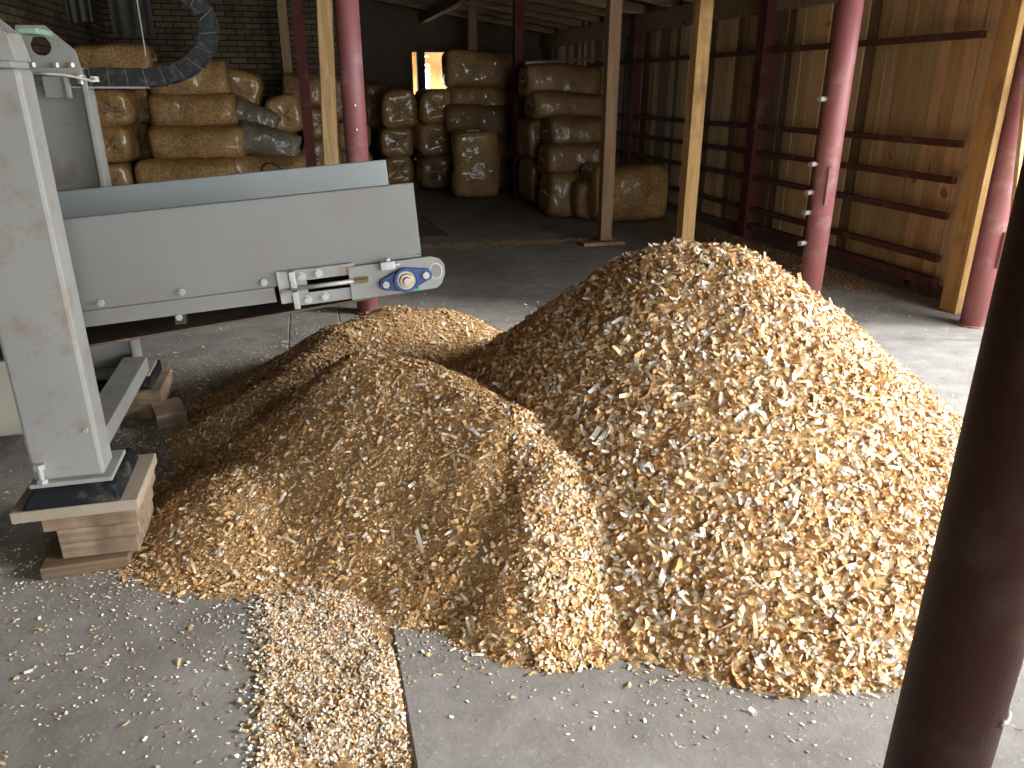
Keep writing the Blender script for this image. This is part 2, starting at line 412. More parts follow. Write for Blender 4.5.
tag(MB().box(p.x-.30, p.x+.16, p.y-.2, p.y-.09, 0, .035).build('board_offcut', 'post_brown', None, (p.x, p.y-.1, 0), bevel=.004), 'short brown board lying flat at the foot of the brown timber post', 'board')
p = hitY(704, 0, 6.6)
timber('timber_post', Vector((p.x, 6.6, 0)), .125, .13, zroof(p.x)-.02, 'post', 'bright yellow-brown timber post with rough bark rising behind the big heap peak')
p = hitY(322, 0, 7.2); p2 = hitY(327, 165, 7.2)
timber('timber_post', Vector((p2.x, 7.2, 0)), .125, .12, zroof(p.x)-.02, 'post_pale', 'pale split timber post just left of the red pole behind the trough', lean=(.13, 0))
p = hitZ(955, 311)
timber('timber_post', Vector((p.x+.0, p.y, 0)), .15, .16, 2.52, 'post', 'thick yellow timber post closing the near end of the plank wall')
p = hitY(287, 60, 10.9)
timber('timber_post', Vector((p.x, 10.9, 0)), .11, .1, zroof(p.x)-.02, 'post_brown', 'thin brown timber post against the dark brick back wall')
p = hitY(475, 45, 14.0)
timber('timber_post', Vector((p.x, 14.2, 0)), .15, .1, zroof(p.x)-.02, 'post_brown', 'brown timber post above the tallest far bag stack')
# pipe overhead, far
p1, p2 = hitY(526, 63, 10.6), hitX(612, 58, XR-.1)
tag(MB().tube([p1, p1.lerp(p2, .5), p2], .02, 10).build('overhead_pipe', 'steel', None, p1, smooth=True), 'thin grey pipe running to the plank wall above the bag stack', 'pipe')

# ------------------------------------------------------------------ pipe fence in front of the planks
XF = XR-.10
f0 = Vector((XF, 4.85, 0)); fr = empty('pipe_fence', f0); tag(fr, 'red-brown steel rail fence fixed along the plank wall', 'fence')
zs = [hitX(900, v, XF).z for v in (40.5, 139, 173, 207, 249)]
yu = hitX(757, 120, XF).y
for i, z in enumerate(zs):
    MB().box(XF-.025, XF+.025, 4.85, yu-.06, z-.025, z+.025).build('rail', 'rail', fr, f0, bevel=.004)
    MB().box(XF-.02, XF+.03, yu+.06, 13.0, z-.03, z+.02).build('rail', 'rail', fr, f0, bevel=.004)
MB().box(XF-.06, XF+.08, yu-.07, yu+.07, 0, 2.5).build('upright', 'red_dark', fr, f0, bevel=.005)
yu2 = hitX(632, 120, XF).y
MB().box(XF-.06, XF+.08, yu2-.07, yu2+.07, 0, 2.5).build('upright', 'red_dark', fr, f0, bevel=.005)
MB().box(XF-.03, XF+.05, 4.85, yu-.06, .1, .17).build('rail', 'rail', fr, f0, bevel=.004)

# short section of boarding beyond the near timber post (right image edge)
w = MB(); r3 = random.Random(9); y0 = 4.0
while y0 < 4.80:
    tone = r3.uniform(.6, .95); w.box(XR+.0, XR+.025, y0, min(y0+.10, 4.82), .02, 2.7, (tone, tone*.85, tone*.65)); y0 += .112
struct(w.build('wall_right_near', 'plank'), 'short stretch of planks beyond the red pole at the right edge')
a = hitZ(1001, 342); b3 = hitY(1034, 40, a.y+.05)
tag(MB().hexa([a+Vector((-.012, 0, 0)), a+Vector((.012, 0, 0)), a+Vector((.012, .03, 0)), a+Vector((-.012, .03, 0)), b3+Vector((-.012, 0, 0)), b3+Vector((.012, 0, 0)), b3+Vector((.012, .03, 0)), b3+Vector((-.012, .03, 0))]).build('leaning_batten', 'post_pale', None, a, bevel=.003), 'thin pale batten leaning at the right edge beyond the near dark pole', 'batten')

# grey plastic sheets hanging by the left wall
for (u0, u1, yy, lab) in ((64, 90, 7.6, 'wide grey plastic sheet hanging on the brick wall above the machine'), (108, 150, 9.6, 'narrow grey sheet hanging in the far brick corner')):
    a = hitY(u0, 0, yy); b3 = hitY(u1, 0, yy); n = 14; vs = []; fs = []
    x0 = max(a.x, XL+.03); x1 = b3.x
    for i in range(n+1):
        xx = x0+(x1-x0)*i/n; dy = .03*math.sin(i*1.3)
        for (z, d) in ((2.05, 0), (3.4, .0)): vs += [(xx, yy+dy, z), (xx, yy+dy+.004, z)]
    for i in range(n):
        a0 = 4*i; b0 = a0+4
        fs += [(a0, b0, b0+2, a0+2), (a0+1, a0+3, b0+3, b0+1), (a0, a0+1, b0+1, b0), (a0+2, b0+2, b0+3, a0+3)]
    tag(MB().add(vs, fs).build('plastic_sheet', 'sheet', None, (x0, yy, 2.05), smooth=True), lab, 'sheet')
a = hitY(137, 0, 8.2); b3 = hitY(146, 56, 8.2)
tag(MB().tube([a+Vector((-.02, 0, .5)), a, b3], .006, 6).build('hanging_cable', 'cream', None, b3), 'thin pale cable hanging in front of the brick wall', 'cable')

# ------------------------------------------------------------------ the machine (frame with trough conveyor)
K = W2B(-.368, 2.938, 1.215)          # near upper corner of the trough's discharge end
inc = math.radians(4.2)
e1 = Vector((math.cos(inc), 0, math.sin(inc))); e2 = Vector((0, 1, 0)); e3 = Vector((-math.sin(inc), 0, math.cos(inc)))
def L(s, h, d=0): return K-e1*s-e3*h+e2*d       # s back from the end, h down, d away from the camera
def lbox(mb, s0, s1, h0, h1, d0, d1):
    return mb.hexa([L(s0, h1, d0), L(s1, h1, d0), L(s1, h1, d1), L(s0, h1, d1), L(s0, h0, d0), L(s1, h0, d0), L(s1, h0, d1), L(s0, h0, d1)])
TW = 1.02
SL = 1.75
cv = empty('conveyor', Vector((K.x-1.0, K.y+.5, 0))); c0 = Vector((K.x-1.0, K.y+.5, 0))
tag(cv, 'inclined grey sheet-metal trough conveyor between the legs of the machine', 'conveyor')
b = MB(); b.prism([L(0, 0), L(SL, 0), L(SL, .325), L(.60, .325), L(.27, .285), L(0, .262)], (0, .006, 0))
lbox(b, 0, SL, -.004, 0.0, -.002, .022)
b.build('side_panel', 'panel', cv, c0, bevel=.0015)
b = MB(); b.prism([L(.0, 0, TW), L(SL, 0, TW), L(SL, .325, TW), L(.0, .27, TW)], (0, .006, 0)); lbox(b, 0, SL, -.004, 0, TW-.02, TW+.006)
b.build('side_panel', 'panel_in', cv, c0, bevel=.0015)
b = MB(); lbox(b, .56, SL, .318, .375, -.012, .0); b.build('lower_flange', 'panel', cv, c0, bevel=.0015)
b = MB(); lbox(b, .56, SL, .318, .375, TW, TW+.012); b.build('lower_flange', 'panel', cv, c0, bevel=.0015)
b = MB(); lbox(b, -.0, SL, .268, .276, .01, TW-.01); b.build('slider_bed', 'panel_in', cv, c0)
# belt loop round the head drum
cs, ch, cr = .075, .345, .07
prof = [(SL, ch-cr-.004)]
for k in range(13):
    an = math.pi/2-k*math.pi/12; prof.append((cs-math.cos(an)*cr, ch-math.sin(an)*cr))
prof += [(.5, .432), (SL, .475)]
outer = prof; inner = []
for i, (s, h) in enumerate(prof):
    a0 = prof[max(i-1, 0)]; a1 = prof[min(i+1, len(prof)-1)]
    tx, ty = a1[0]-a0[0], a1[1]-a0[1]; l = math.hypot(tx, ty); inner.append((s-ty/l*-.008 if False else s+ty/l*.008, h-tx/l*.008))
vs = []; fs = []
for (s, h), (s2, h2) in zip(outer, inner): vs += [L(s, h, .02), L(s, h, TW-.02), L(s2, h2, TW-.02), L(s2, h2, .02)]
for i in range(len(prof)-1):
    fs += [(4*i+k, 4*i+4+k, 4*i+4+(k+1) % 4, 4*i+(k+1) % 4) for k in range(4)]
fs += [(0, 1, 2, 3), tuple(4*(len(prof)-1)+k for k in (3, 2, 1, 0))]
MB().add(vs, fs).build('belt', 'belt', cv, c0)
MB().cyl(L(cs, ch, .03), L(cs, ch, TW-.03), cr-.012, 28).build('head_drum', 'dark_steel', cv, c0, smooth=True)
# take-up bracket
tk = MB(); lbox(tk, .27, .50, .262, .305, -.022, -.012); lbox(tk, .27, .50, .352, .398, -.022, -.012); lbox(tk, .44, .50, .30, .36, -.022, -.012)
lbox(tk, .26, .285, .262, .30, -.02, 0)
take = tk.build('take_up_frame', 'frame', cv, c0, bevel=.002)
tk = MB(); lbox(tk, .478, .50, .262, .325, -.045, -.010); lbox(tk, .478, .50, .338, .405, -.045, -.010); lbox(tk, .50, .545, .262, .385, -.016, -.004)
tk.build('end_bracket', 'steel', take, c0, bevel=.003)
sp = []
for (s, h) in [(.285, .275), (-.03, .272), (-.065, .285), (-.08, .31), (-.08, .345), (-.06, .385), (-.04, .398), (.285, .402)]: sp.append(L(s, h, -.030))
MB().prism(sp, (0, .008, 0)).build('sliding_plate', 'frame', cv, c0, bevel=.0015)
# elongated eye in the plate's tip
def ringpts(s, h, rs, rh, d, n=28): return [L(s+math.cos(2*math.pi*i/n)*rs, h+math.sin(2*math.pi*i/n)*rh, d) for i in range(n)]
MB().prism(ringpts(-.045, .33, .026, .032, -.0325), (0, .004, 0), ringpts(-.045, .33, .021, .027, -.0325)).build('plate_eye_rim', 'steel', cv, c0)
MB().prism(ringpts(-.045, .33, .02, .026, -.0315), (0, .002, 0)).build('plate_eye', 'panel', cv, c0)
MB().cyl(L(.50, .328, -.034), L(.245, .328, -.034), .0085, 14).build('adjusting_screw', 'steel', take, c0, smooth=True)
MB().cyl(L(.262, .328, -.036), L(.215, .328, -.036), .013, 6).build('screw_nut', 'brass', take, c0)
MB().cyl(L(.535, .34, -.034), L(.50, .34, -.034), .013, 6).build('screw_head', 'steel', take, c0)
for (s, h) in ((.455, .288), (.392, .284), (.447, .378), (.383, .374)):
    MB().cyl(L(s, h, -.022), L(s, h, -.034), .0125, 6).cyl(L(s, h, -.02), L(s, h, -.024), .016, 16).build('bolt', 'steel', take, c0)
# bearing with oval blue flange
cand = [(.046*math.cos(a_), .046*math.sin(a_)) for a_ in [2*math.pi*i/40 for i in range(40)]]
for sx in (-.080, .080): cand += [(sx+.023*math.cos(a_), .023*math.sin(a_)) for a_ in [2*math.pi*i/24 for i in range(24)]]
cand = sorted(set((round(a_, 5), round(b_, 5)) for a_, b_ in cand))
def half(P_):
    h_ = []
    for q_ in P_:
        while len(h_) > 1 and (h_[-1][0]-h_[-2][0])*(q_[1]-h_[-2][1])-(h_[-1][1]-h_[-2][1])*(q_[0]-h_[-2][0]) <= 0: h_.pop()
        h_.append(q_)
    return h_
pts = half(cand)[:-1]+half(cand[::-1])[:-1]
tilt = math.radians(6)
bp = [L(cs+(a_*math.cos(tilt)-b_*math.sin(tilt)), ch+(a_*math.sin(tilt)+b_*math.cos(tilt)), -.046) for a_, b_ in pts]
bear = MB().prism(bp, (0, .016, 0)).build('bearing_housing', 'blue', cv, c0, bevel=.003)
MB().prism(ringpts(cs, ch, .047, .047, -.064), (0, .02, 0), ringpts(cs, ch, .036, .036, -.064)).build('bearing_rim', 'blue', bear, c0, bevel=.002)
MB().prism(ringpts(cs, ch, .0365, .0365, -.060), (0, .014, 0), ringpts(cs, ch, .026, .026, -.060)).build('bearing_race', 'steel', bear, c0, bevel=.0015)
MB().prism(ringpts(cs, ch, .026, .026, -.072), (0, .02, 0), ringpts(cs, ch, .015, .015, -.072)).build('locking_collar', 'brass', bear, c0, bevel=.002)
MB().cyl(L(cs, ch, -.085), L(cs, ch, 0), .0145, 20).build('shaft', 'steel', bear, c0, bevel=.002)
for s in (-.078, .078):
    q = L(cs+s*math.cos(tilt), ch+s*math.sin(tilt), 0)
    MB().cyl(q+Vector((0, -.046, 0)), q+Vector((0, -.058, 0)), .014, 6).build('bolt', 'steel', bear, c0)
MB().cyl(L(.035, .385, -.05), L(.035, .385, -.062), .007, 10).build('grease_cap', 'green_cap', bear, c0)
cl_ = MB(); lbox(cl_, .11, .165, .268, .30, -.05, -.03); lbox(cl_, .125, .14, .255, .27, -.045, -.032); lbox(cl_, .09, .12, .278, .29, -.046, -.032)
cl_.build('clamp_block', 'steel', cv, c0, bevel=.003)
for u, v in ((101, 303), (182, 292), (264, 282.5)):
    q = hitY(u, v, K.y-.012); MB().cyl(q, q+Vector((0, -.01, 0)), .0085, 6).cyl(q, q+Vector((0, -.003, 0)), .013, 14).build('bolt', 'steel', cv, c0)
q = hitY(180, 316, K.y); MB().box(q.x-.02, q.x+.02, q.y-.01, q.y+.03, q.z-.03, q.z+.03).build('roller_bracket', 'dark_steel', cv, c0, bevel=.003)
MB().cyl(q+Vector((0, -.012, 0)), q+Vector((0, -.022, 0)), .013, 6).build('bolt', 'steel', cv, c0)
MB().cyl(Vector((q.x, q.y, q.z)), Vector((q.x, q.y+TW, q.z)), .02, 12).build('return_roller', 'dark_steel', cv, c0, smooth=True)
# black hose loop on the rear edge of the trough
pa = hitY(263, 171, K.y+TW); pth = []
for (u, v) in ((262, 173), (262, 168), (266, 164), (273, 163.5), (279, 166), (282, 168.5)): pth.append(hitY(u, v, K.y+TW+.02))
MB().tube(pth, .008, 8).build('hose', 'hose', cv, c0, smooth=True)

# frame
FL = Vector((W2B(-1.368, 2.302).x, W2B(-1.368, 2.302).y, 0))   # right front corner of the near leg
RL = Vector((W2B(-1.865, 3.62).x, W2B(-1.865, 3.62).y, 0))
m0 = Vector((-1.3, 3.2, 0)); mf = empty('machine_frame', m0)
tag(mf, 'pale grey welded steel machine frame with two thick legs at the left edge', 'machine')
ZB, ZT = .335, 1.60
MB().box(FL.x-.216, FL.x, FL.y, FL.y+.13, ZB, ZT).build('leg', 'frame', mf, m0, bevel=.012)
b = MB(); rw = .30
b.box(RL.x-rw, RL.x, RL.y+.10, RL.y+.12, .22, ZT); b.box(RL.x-.022, RL.x, RL.y, RL.y+.10, .22, ZT); b.box(RL.x-rw, RL.x-rw+.03, RL.y-.02, RL.y+.12, .22, ZT)
b.build('leg', 'frame', mf, m0, bevel=.004)
# foot plates and bolts
MB().box(FL.x-.225, FL.x+.025, FL.y-.02, FL.y+.2, ZB-.016, ZB).build('foot_plate', 'frame', mf, m0, bevel=.003)
MB().box(RL.x-rw-.04, RL.x+.05, RL.y-.04, RL.y+.18, .205, .22).build('foot_plate', 'frame', mf, m0, bevel=.003)
q = Vector((FL.x-.185, FL.y-.012, ZB)); bl = MB().cyl(q, q+Vector((0, 0, .055)), .010, 12).cyl(q+Vector((0, 0, .05)), q+Vector((0, 0, .068)), .018, 6).cyl(q, q+Vector((0, 0, .014)), .018, 6)
bl.build('levelling_bolt', 'steel', mf, m0)
q = hitY(86, 430, FL.y); MB().cyl(q, q+Vector((0, -.008, 0)), .008, 6).build('bolt', 'steel', mf, m0)
# lower side beam
A1 = hitZ(108, 430, .30); B1 = hitZ(140, 363, .30)
xr_ = (A1.x+B1.x)/2
b = MB(); b.box(xr_-.11, xr_, FL.y+.13, RL.y-.0, .295, .30); b.box(xr_-.008, xr_, FL.y+.13, RL.y, .225, .295); b.box(xr_-.11, xr_-.102, FL.y+.13, RL.y, .225, .295)
b.build('side_beam', 'frame', mf, m0, bevel=.002)
# upper rail between the legs
MB().box(FL.x-.24, FL.x-.01, FL.y-.01, FL.y+.14, ZT, ZT+.018).build('cap_plate', 'frame', mf, m0, bevel=.003)
MB().box(RL.x-rw-.02, RL.x-.01, RL.y-.02, RL.y+.14, ZT, ZT+.03).build('cap_plate', 'frame', mf, m0, bevel=.003)
def bracket(cx, cyy, z, s, depth_, name='bracket'):
    outer = [(-.245, 0), (-.18, 0), (-.12, 0), (-.06, 0), (0, 0), (-.006, .04), (-.012, .07), (-.045, .102), (-.08, .135), (-.11, .165), (-.15, .165), (-.19, .165), (-.22, .165), (-.235, .10), (-.24, .05)]
    n = len(outer); cen = (-.14, .085); hole = []
    for (x_, z_) in outer:
        an = math.atan2(z_-cen[1], x_-cen[0]); hole.append((cen[0]+.04*math.cos(an), cen[1]+.04*math.sin(an)))
    P3 = [Vector((cx+x_*s, cyy, z+z_*s)) for x_, z_ in outer]; Q3 = [Vector((cx+x_*s, cyy, z+z_*s)) for x_, z_ in hole]
    return MB().prism(P3, (0, depth_, 0), Q3).build(name, 'frame', mf, m0, bevel=.002)
bracket(FL.x+.0, FL.y+.0, ZT+.018, 1.0, .012); bracket(FL.x, FL.y+.12, ZT+.018, 1.0, .012)
MB().box(FL.x-.02, FL.x-.008, FL.y+.012, FL.y+.12, ZT+.018, ZT+.09).build('gusset', 'frame', mf, m0, bevel=.002)
bracket(RL.x-.01, RL.y-.01, ZT+.03, 1.0, .012); 
q0, q1 = hitY(22, 27, FL.y+.9), hitY(38, 34, FL.y+.9)
MB().box(q0.x-.02, q1.x, q0.y, q0.y+.2, q1.z-.0, q0.z).build('motor_cover', 'green', mf, m0, bevel=.006)
for dx in (-.19, -.1, -.04):
    q = Vector((RL.x+dx, RL.y-.03, ZT+.03)); MB().cyl(q, q+Vector((0, 0, .018)), .013, 6).build('bolt', 'steel', mf, m0)
q = hitY(81, 84, RL.y-.05); MB().cyl(q, q+Vector((0, 0, .03)), .012, 6).cyl(q+Vector((0, 0, .03)), q+Vector((0, 0, .036)), .02, 12).build('bolt', 'steel', mf, m0)
# white junction plate at the top of the rear leg
q0, q1 = hitY(41, 76, RL.y-.03), hitY(72, 98, RL.y-.03)
MB().box(q0.x, q1.x, q0.y, q0.y+.02, q1.z, q0.z).build('junction_plate', 'frame', mf, m0, bevel=.003)
MB().box(q1.x-.015, q1.x, q0.y-.02, q0.y, q1.z-.0, q0.z).build('junction_plate_lip', 'frame', mf, m0, bevel=.002)
# machine body panel behind the near leg
q0 = hitY(34, 434, FL.y+.75)
MB().box(XL+.6, q0.x+.02, q0.y, q0.y+.3, q0.z, 1.30).build('body_panel', 'beige', mf, m0, bevel=.01)
# cream cable along the top
pth = [hitY(u, v, RL.y-.06) for u, v in ((37, 73.5), (50, 74), (65, 75), (80, 78), (92, 81), (99, 80.5), (98, 78), (90, 77))]
tag(MB().tube(pth, .006, 8).build('cable', 'cream', None, pth[0], smooth=True), 'thin cream cable lying along the top of the rear leg', 'cable')

# energy chain
cy0 = RL.y+.02; path = [(92, 77.5), (112, 77.5), (130, 78), (148, 78), (163, 76), (178, 72), (191, 65), (201, 54), (207, 41), (208.5, 27), (205, 13), (197, 2), (186, -6), (172, -13), (157, -17), (140, -19)]
Pth = [hitY(u, v, cy0) for u, v in path]
# resample to even links
def resample(P, step):
    out = [P[0]]; acc = 0
    for a, b in zip(P[:-1], P[1:]):
        d = (b-a).length; t = step-acc
        while t <= d: out.append(a.lerp(b, t/d)); t += step
        acc = (acc+d) % step if False else d-(t-step)
    return out
Pr = resample(Pth, .075)
ch_ = empty('cable_carrier', Pr[0]); tag(ch_, 'black plastic cable carrier chain curling up from the rear leg top', 'cable carrier')
hh = .040
for a, b4 in zip(Pr[:-1], Pr[1:]):
    d = (b4-a).normalized(); nrm = Vector((-d.z, 0, d.x)); mb = MB()
    a_ = a-d*.012; b_ = b4-d*.002
    for y0, y1 in ((0, .012), (.10, .112)):
        o1 = Vector((0, y0, 0)); o2 = Vector((0, y1, 0))
        poly = [a_-nrm*hh*.8, a_+d*.012-nrm*hh, b_-d*.012-nrm*hh, b_-nrm*hh*.85, b_+nrm*hh*.85, b_-d*.012+nrm*hh, a_+d*.012+nrm*hh, a_+nrm*hh*.8]
        mb.prism([p_+o1 for p_ in poly], o2-o1)
        c = a.lerp(b4, .5)+Vector((0, y0-.003 if y0 == 0 else y1, 0)); mb.cyl(c, c+Vector((0, .004, 0)), .016, 14)
    for sg in (1, -1):
        p0 = a_.lerp(b_, .25)+nrm*hh*sg; p1 = a_.lerp(b_, .75)+nrm*hh*sg
        mb.hexa([p0, p1, p1+Vector((0, .11, 0)), p0+Vector((0, .11, 0)), p0-nrm*.008*sg, p1-nrm*.008*sg, p1-nrm*.008*sg+Vector((0, .11, 0)), p0-nrm*.008*sg+Vector((0, .11, 0))])
    mb.build('link', 'chain', ch_, Pr[0], bevel=.0015)
    # pale wear edge of the link
    p0 = a_+d*.001; rb = MB().hexa([p0-nrm*hh*.9+Vector((0, -.003, 0)), p0+d*.004-nrm*hh*.9+Vector((0, -.003, 0)), p0+d*.004-nrm*hh*.9, p0-nrm*hh*.9, p0+nrm*hh*.9+Vector((0, -.003, 0)), p0+d*.004+nrm*hh*.9+Vector((0, -.003, 0)), p0+d*.004+nrm*hh*.9, p0+nrm*hh*.9])
    rb.build('link_edge', 'sheet', ch_, Pr[0])
q0, q1 = hitY(97, 86.5, cy0-.01), hitY(145, 88.5, cy0-.01)
tag(MB().box(q0.x-.25, q1.x, q0.y, q0.y+.13, q1.z, q0.z).build('carrier_tray', 'frame', None, q0, bevel=.001), 'thin white tray strip under the black cable carrier', 'tray')

# shims under the near leg
X0, X1, Y0, Y1 = FL.x-.245, FL.x+.09, FL.y-.035, FL.y+.27
def slab(name, x0, x1, y0, y1, z0, z1, material, label, cat, grp=None, rot=0, bev=.004):
    cx, cyy = (x0+x1)/2, (y0+y1)/2
    o = MB().box(x0, x1, y0, y1, z0, z1).build(name, material, None, (cx, cyy, z0), bevel=bev)
    o.rotation_euler.z += rot; tag(o, label, cat, grp); return o
G = 'boards packed under the near leg'
slab('board', X0-.0, X1-.06, Y0-.03, Y1-.05, 0, .045, 'shim_dark', 'dark lowest board of the stack under the near machine leg', 'board', G, .04)
slab('board', X0+.07, X1-.02, Y0+.01, Y1-.03, .045, .11, 'shim', 'pale splintered board second from the bottom under the near leg', 'board', G, -.02)
slab('board', X0+.07, X1-.01, Y0+.0, Y1-.02, .11, .17, 'shim', 'pale middle board of the stack under the near machine leg', 'board', G, .015)
slab('board', X0+.04, X1+.0, Y0-.015, Y1-.0, .17, .222, 'shim', 'pale narrow board just below the dusty chipboard under the near leg', 'board', G, -.01)
slab('board', X0-.04, X1+.01, Y0-.03, Y1+.03, .222, .262, 'chipboard', 'dusty chipboard square on top of the stack under the near leg', 'board', G, .0)
o = MB()
zt = .318; zb = .262
o.hexa([(X0-.005, Y0-.03, zb), (X1-.04, Y0-.03, zb), (X1-.04, Y1, zb), (X0-.005, Y1, zb), (X0+.03, Y0+.0, zt), (X1-.055, Y0+.0, zt), (X1-.055, Y1-.02, zt), (X0+.03, Y1-.02, zt)])
tag(o.build('rubber_pad', 'rubber', None, ((X0+X1)/2, (Y0+Y1)/2, .262), bevel=.008), 'black rubber pad under the foot of the near machine leg', 'pad')
# under the rear leg
X0, X1, Y0, Y1 = RL.x-.36, RL.x+.09, RL.y-.09, RL.y+.24
slab('board', X0, X1, Y0, Y1, 0, .07, 'shim', 'pale lower board under the rear machine leg', 'board', 'boards packed under the rear leg', .02)
slab('board', X0+.02, X1+.01, Y0, Y1, .07, .145, 'shim', 'pale upper board under the rear machine leg', 'board', 'boards packed under the rear leg', -.02)
tag(MB().box(X0+.03, X1-.03, Y0+.02, Y1-.02, .145, .205).build('rubber_pad', 'rubber', None, ((X0+X1)/2, (Y0+Y1)/2, .145), bevel=.008), 'black rubber pad under the foot of the rear machine leg', 'pad')
q = hitZ(176, 428); slab('wood_block', q.x-.11, q.x+.03, q.y-.0, q.y+.2, 0, .08, 'shim', 'small dusty wood block on the floor beside the rear leg stack', 'block', rot=.3)
# metal scrap on the floor
q = hitZ(432, 236)
tag(MB().prism([q+Vector((-.16, 0, .0)), q+Vector((.16, -.02, .0)), q+Vector((-.12, .03, .22))], (.03, .05, 0)).build('metal_scrap', 'scrap', None, q), 'dark triangular scrap sheet on the floor beyond the trough', 'scrap')

# ------------------------------------------------------------------ bags
def bag_mesh(lx, ly, lz, seed, pleats=True, name='bag'):
    # long axis along x; squared, slumped, gathered towards the ends
    r = random.Random(seed); nu, nv = 26, 36; vs = []; fs = []
    ph = [r.uniform(0, 6.28) for _ in range(8)]
    prof = [(-.955, 0), (-.975, .3), (-.99, .55), (-.985, .74), (-.96, .86), (-.91, .94), (-.83, .985)]+[(-.7+1.4*q/12, 1) for q in range(13)]
    prof += [(-a_, b_) for a_, b_ in reversed(prof[:7])]; nu = len(prof)-1
    for i in range(nu+1):
        x, k = prof[i]
        for j in range(nv):
            a = 2*math.pi*j/nv; c, s = math.cos(a), math.sin(a); e = .52
            yy = math.copysign(abs(c)**e, c); zz = math.copysign(abs(s)**e, s)
            n_ = 1+.035*math.sin(3*a+ph[0]+2*x)+.03*math.sin(4*x+ph[1]+a)+.015*math.sin(9*x+ph[2]+4*a)+.01*math.sin(17*x+ph[5]+2*a)
            pl = 0
            if pleats: pl = .035*math.sin(18*a+ph[3])*max(0, abs(x)-.6)/.4
            sag = 1+.06*(-s)
            vs.append((x*lx/2*(1-.02*math.cos(2*a+ph[4])), yy*ly/2*k*(n_+pl)*sag, zz*lz/2*k*(n_+pl)))
        # note: rows at the ends collapse to a point
    for i in range(nu):
        for j in range(nv): fs.append((i*nv+j, (i+1)*nv+j, (i+1)*nv+(j+1) % nv, i*nv+(j+1) % nv))
    return vs, fs
def crimp_mesh(lx, ly, lz, seed, sgn):
    # gathered seam standing off the end of the bag: a wavy thick ribbon across
    r = random.Random(seed+50); n = 22; vs = []; fs = []; ph = r.uniform(0, 6)
    for i in range(n+1):
        t = -1+2*i/n; y = t*ly*.36
        z = .02*math.sin(3*t+ph)
        bl = .010+.004*math.sin(i*2.3)
        x0 = lx/2*(.975-.07*abs(t)**3)
        for dx, dz in ((0, -bl), (.022+.008*math.sin(i*1.9+ph), -.003), (.022+.008*math.sin(i*1.9+ph), .003), (0, bl)):
            vs.append((sgn*(x0+dx), y, z+dz+.010*math.sin(i*1.9)))
    for i in range(n):
        fs += [(4*i+k, 4*i+4+k, 4*i+4+(k+1) % 4, 4*i+(k+1) % 4) for k in range(4)]
    fs += [(0, 1, 2, 3), tuple(4*n+k for k in (3, 2, 1, 0))]
    return vs, fs
count = [0]
def bag(u0, u1, v0, v1, Y, mode, material, label, group, tilt=0, turn=0, dep=None):
    count[0] += 1; sd = count[0]
    uc, vc = (u0+u1)/2, (v0+v1)/2
    pf = hitY(uc, vc, Y); zc = depth(pf); wpx = (u1-u0)/F*zc; hpx = (v1-v0)/F*zc*.97
    if mode == 'L': lx, ly = wpx/CY*.98, dep or .55
    elif mode == 'S': lx, ly = wpx, dep or .5
    else: lx, ly = dep or .92, wpx*.93
    dd = (ly if mode in 'LS' else lx)/2
    c = Vector((pf.x, Y+dd*.9, pf.z))
    if mode == 'E': c.x = hitY(uc, vc, Y+.1).x+.0
    t = bpy.data.objects.new('shavings_bag', None); COL.objects.link(t)
    zb_ = max(0, c.z-hpx/2)
    place(t, (c.x, c.y, zb_)); tag(t, label, 'bag', group)
    rz = YAW+math.radians(turn)+(math.pi/2 if mode == 'E' else 0)
    t.rotation_euler = (0, 0, rz)
    def mk(vs, fs, name, material, par):
        mb = MB(); R = Matrix.Rotation(math.radians(tilt), 3, 'Y' if mode != 'E' else 'X')
        if mode == 'S':   # standing: long axis upright
            R = Matrix.Rotation(math.radians(-90), 3, 'Y')
        mb.add([R @ Vector(v)+Vector((0, 0, hpx/2)) for v in vs], fs)
        me_o = mb.build(name, material, t, smooth=True); return me_o
    if mode == 'S':
        vs, fs = bag_mesh(hpx, wpx, ly, sd); body = mk([(v[0], v[2], v[1]) for v in vs], [tuple(reversed(f)) for f in fs], 'film_sack', material, t)
        vs, fs = crimp_mesh(hpx, wpx*.7, ly, sd, 1); mk([(v[0], v[2], v[1]) for v in vs], fs, 'gathered_seam', 'film', t)
    else:
        vs, fs = bag_mesh(lx, ly, hpx, sd); mk(vs, fs, 'film_sack', material, t)
        for sg in ((1, -1) if mode == 'L' else (-1,)):
            vs, fs = crimp_mesh(lx, ly, hpx, sd, sg); mk(vs, fs, 'gathered_seam', 'film', t)
    return t

GL = 'film bags of shavings stacked by the brick wall'; GM = 'film bags of shavings at the far end'; GR = 'film bags of shavings by the plank wall'
bag(76, 147, 44, 74, 9.0, 'L', 'bag', 'brown film bag lying on top of the leftmost stack, above the black cable carrier', GL)
bag(94, 133, 89, 127, 8.6, 'E', 'bag', 'film bag end right beside the rear machine leg, just under the cable carrier', GL)
bag(92, 133, 126, 163, 8.6, 'E', 'bag', 'film bag end beside the rear machine leg, second below the cable carrier', GL)
bag(92, 133, 163, 198, 8.6, 'E', 'bag', 'film bag end beside the rear machine leg, lowest above the trough edge', GL)
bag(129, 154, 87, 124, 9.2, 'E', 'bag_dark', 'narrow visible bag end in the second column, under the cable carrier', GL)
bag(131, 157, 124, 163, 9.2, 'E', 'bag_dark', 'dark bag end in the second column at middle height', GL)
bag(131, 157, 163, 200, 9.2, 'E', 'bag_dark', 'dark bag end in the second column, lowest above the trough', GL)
bag(149, 226, 61, 97, 9.1, 'L', 'bag', 'long film bag on top of the wide stack, crossed by the cable carrier', GL, tilt=-3)
bag(151, 234, 94, 128, 9.0, 'L', 'bag', 'long dusty film bag second from the top of the wide stack', GL, tilt=-1)
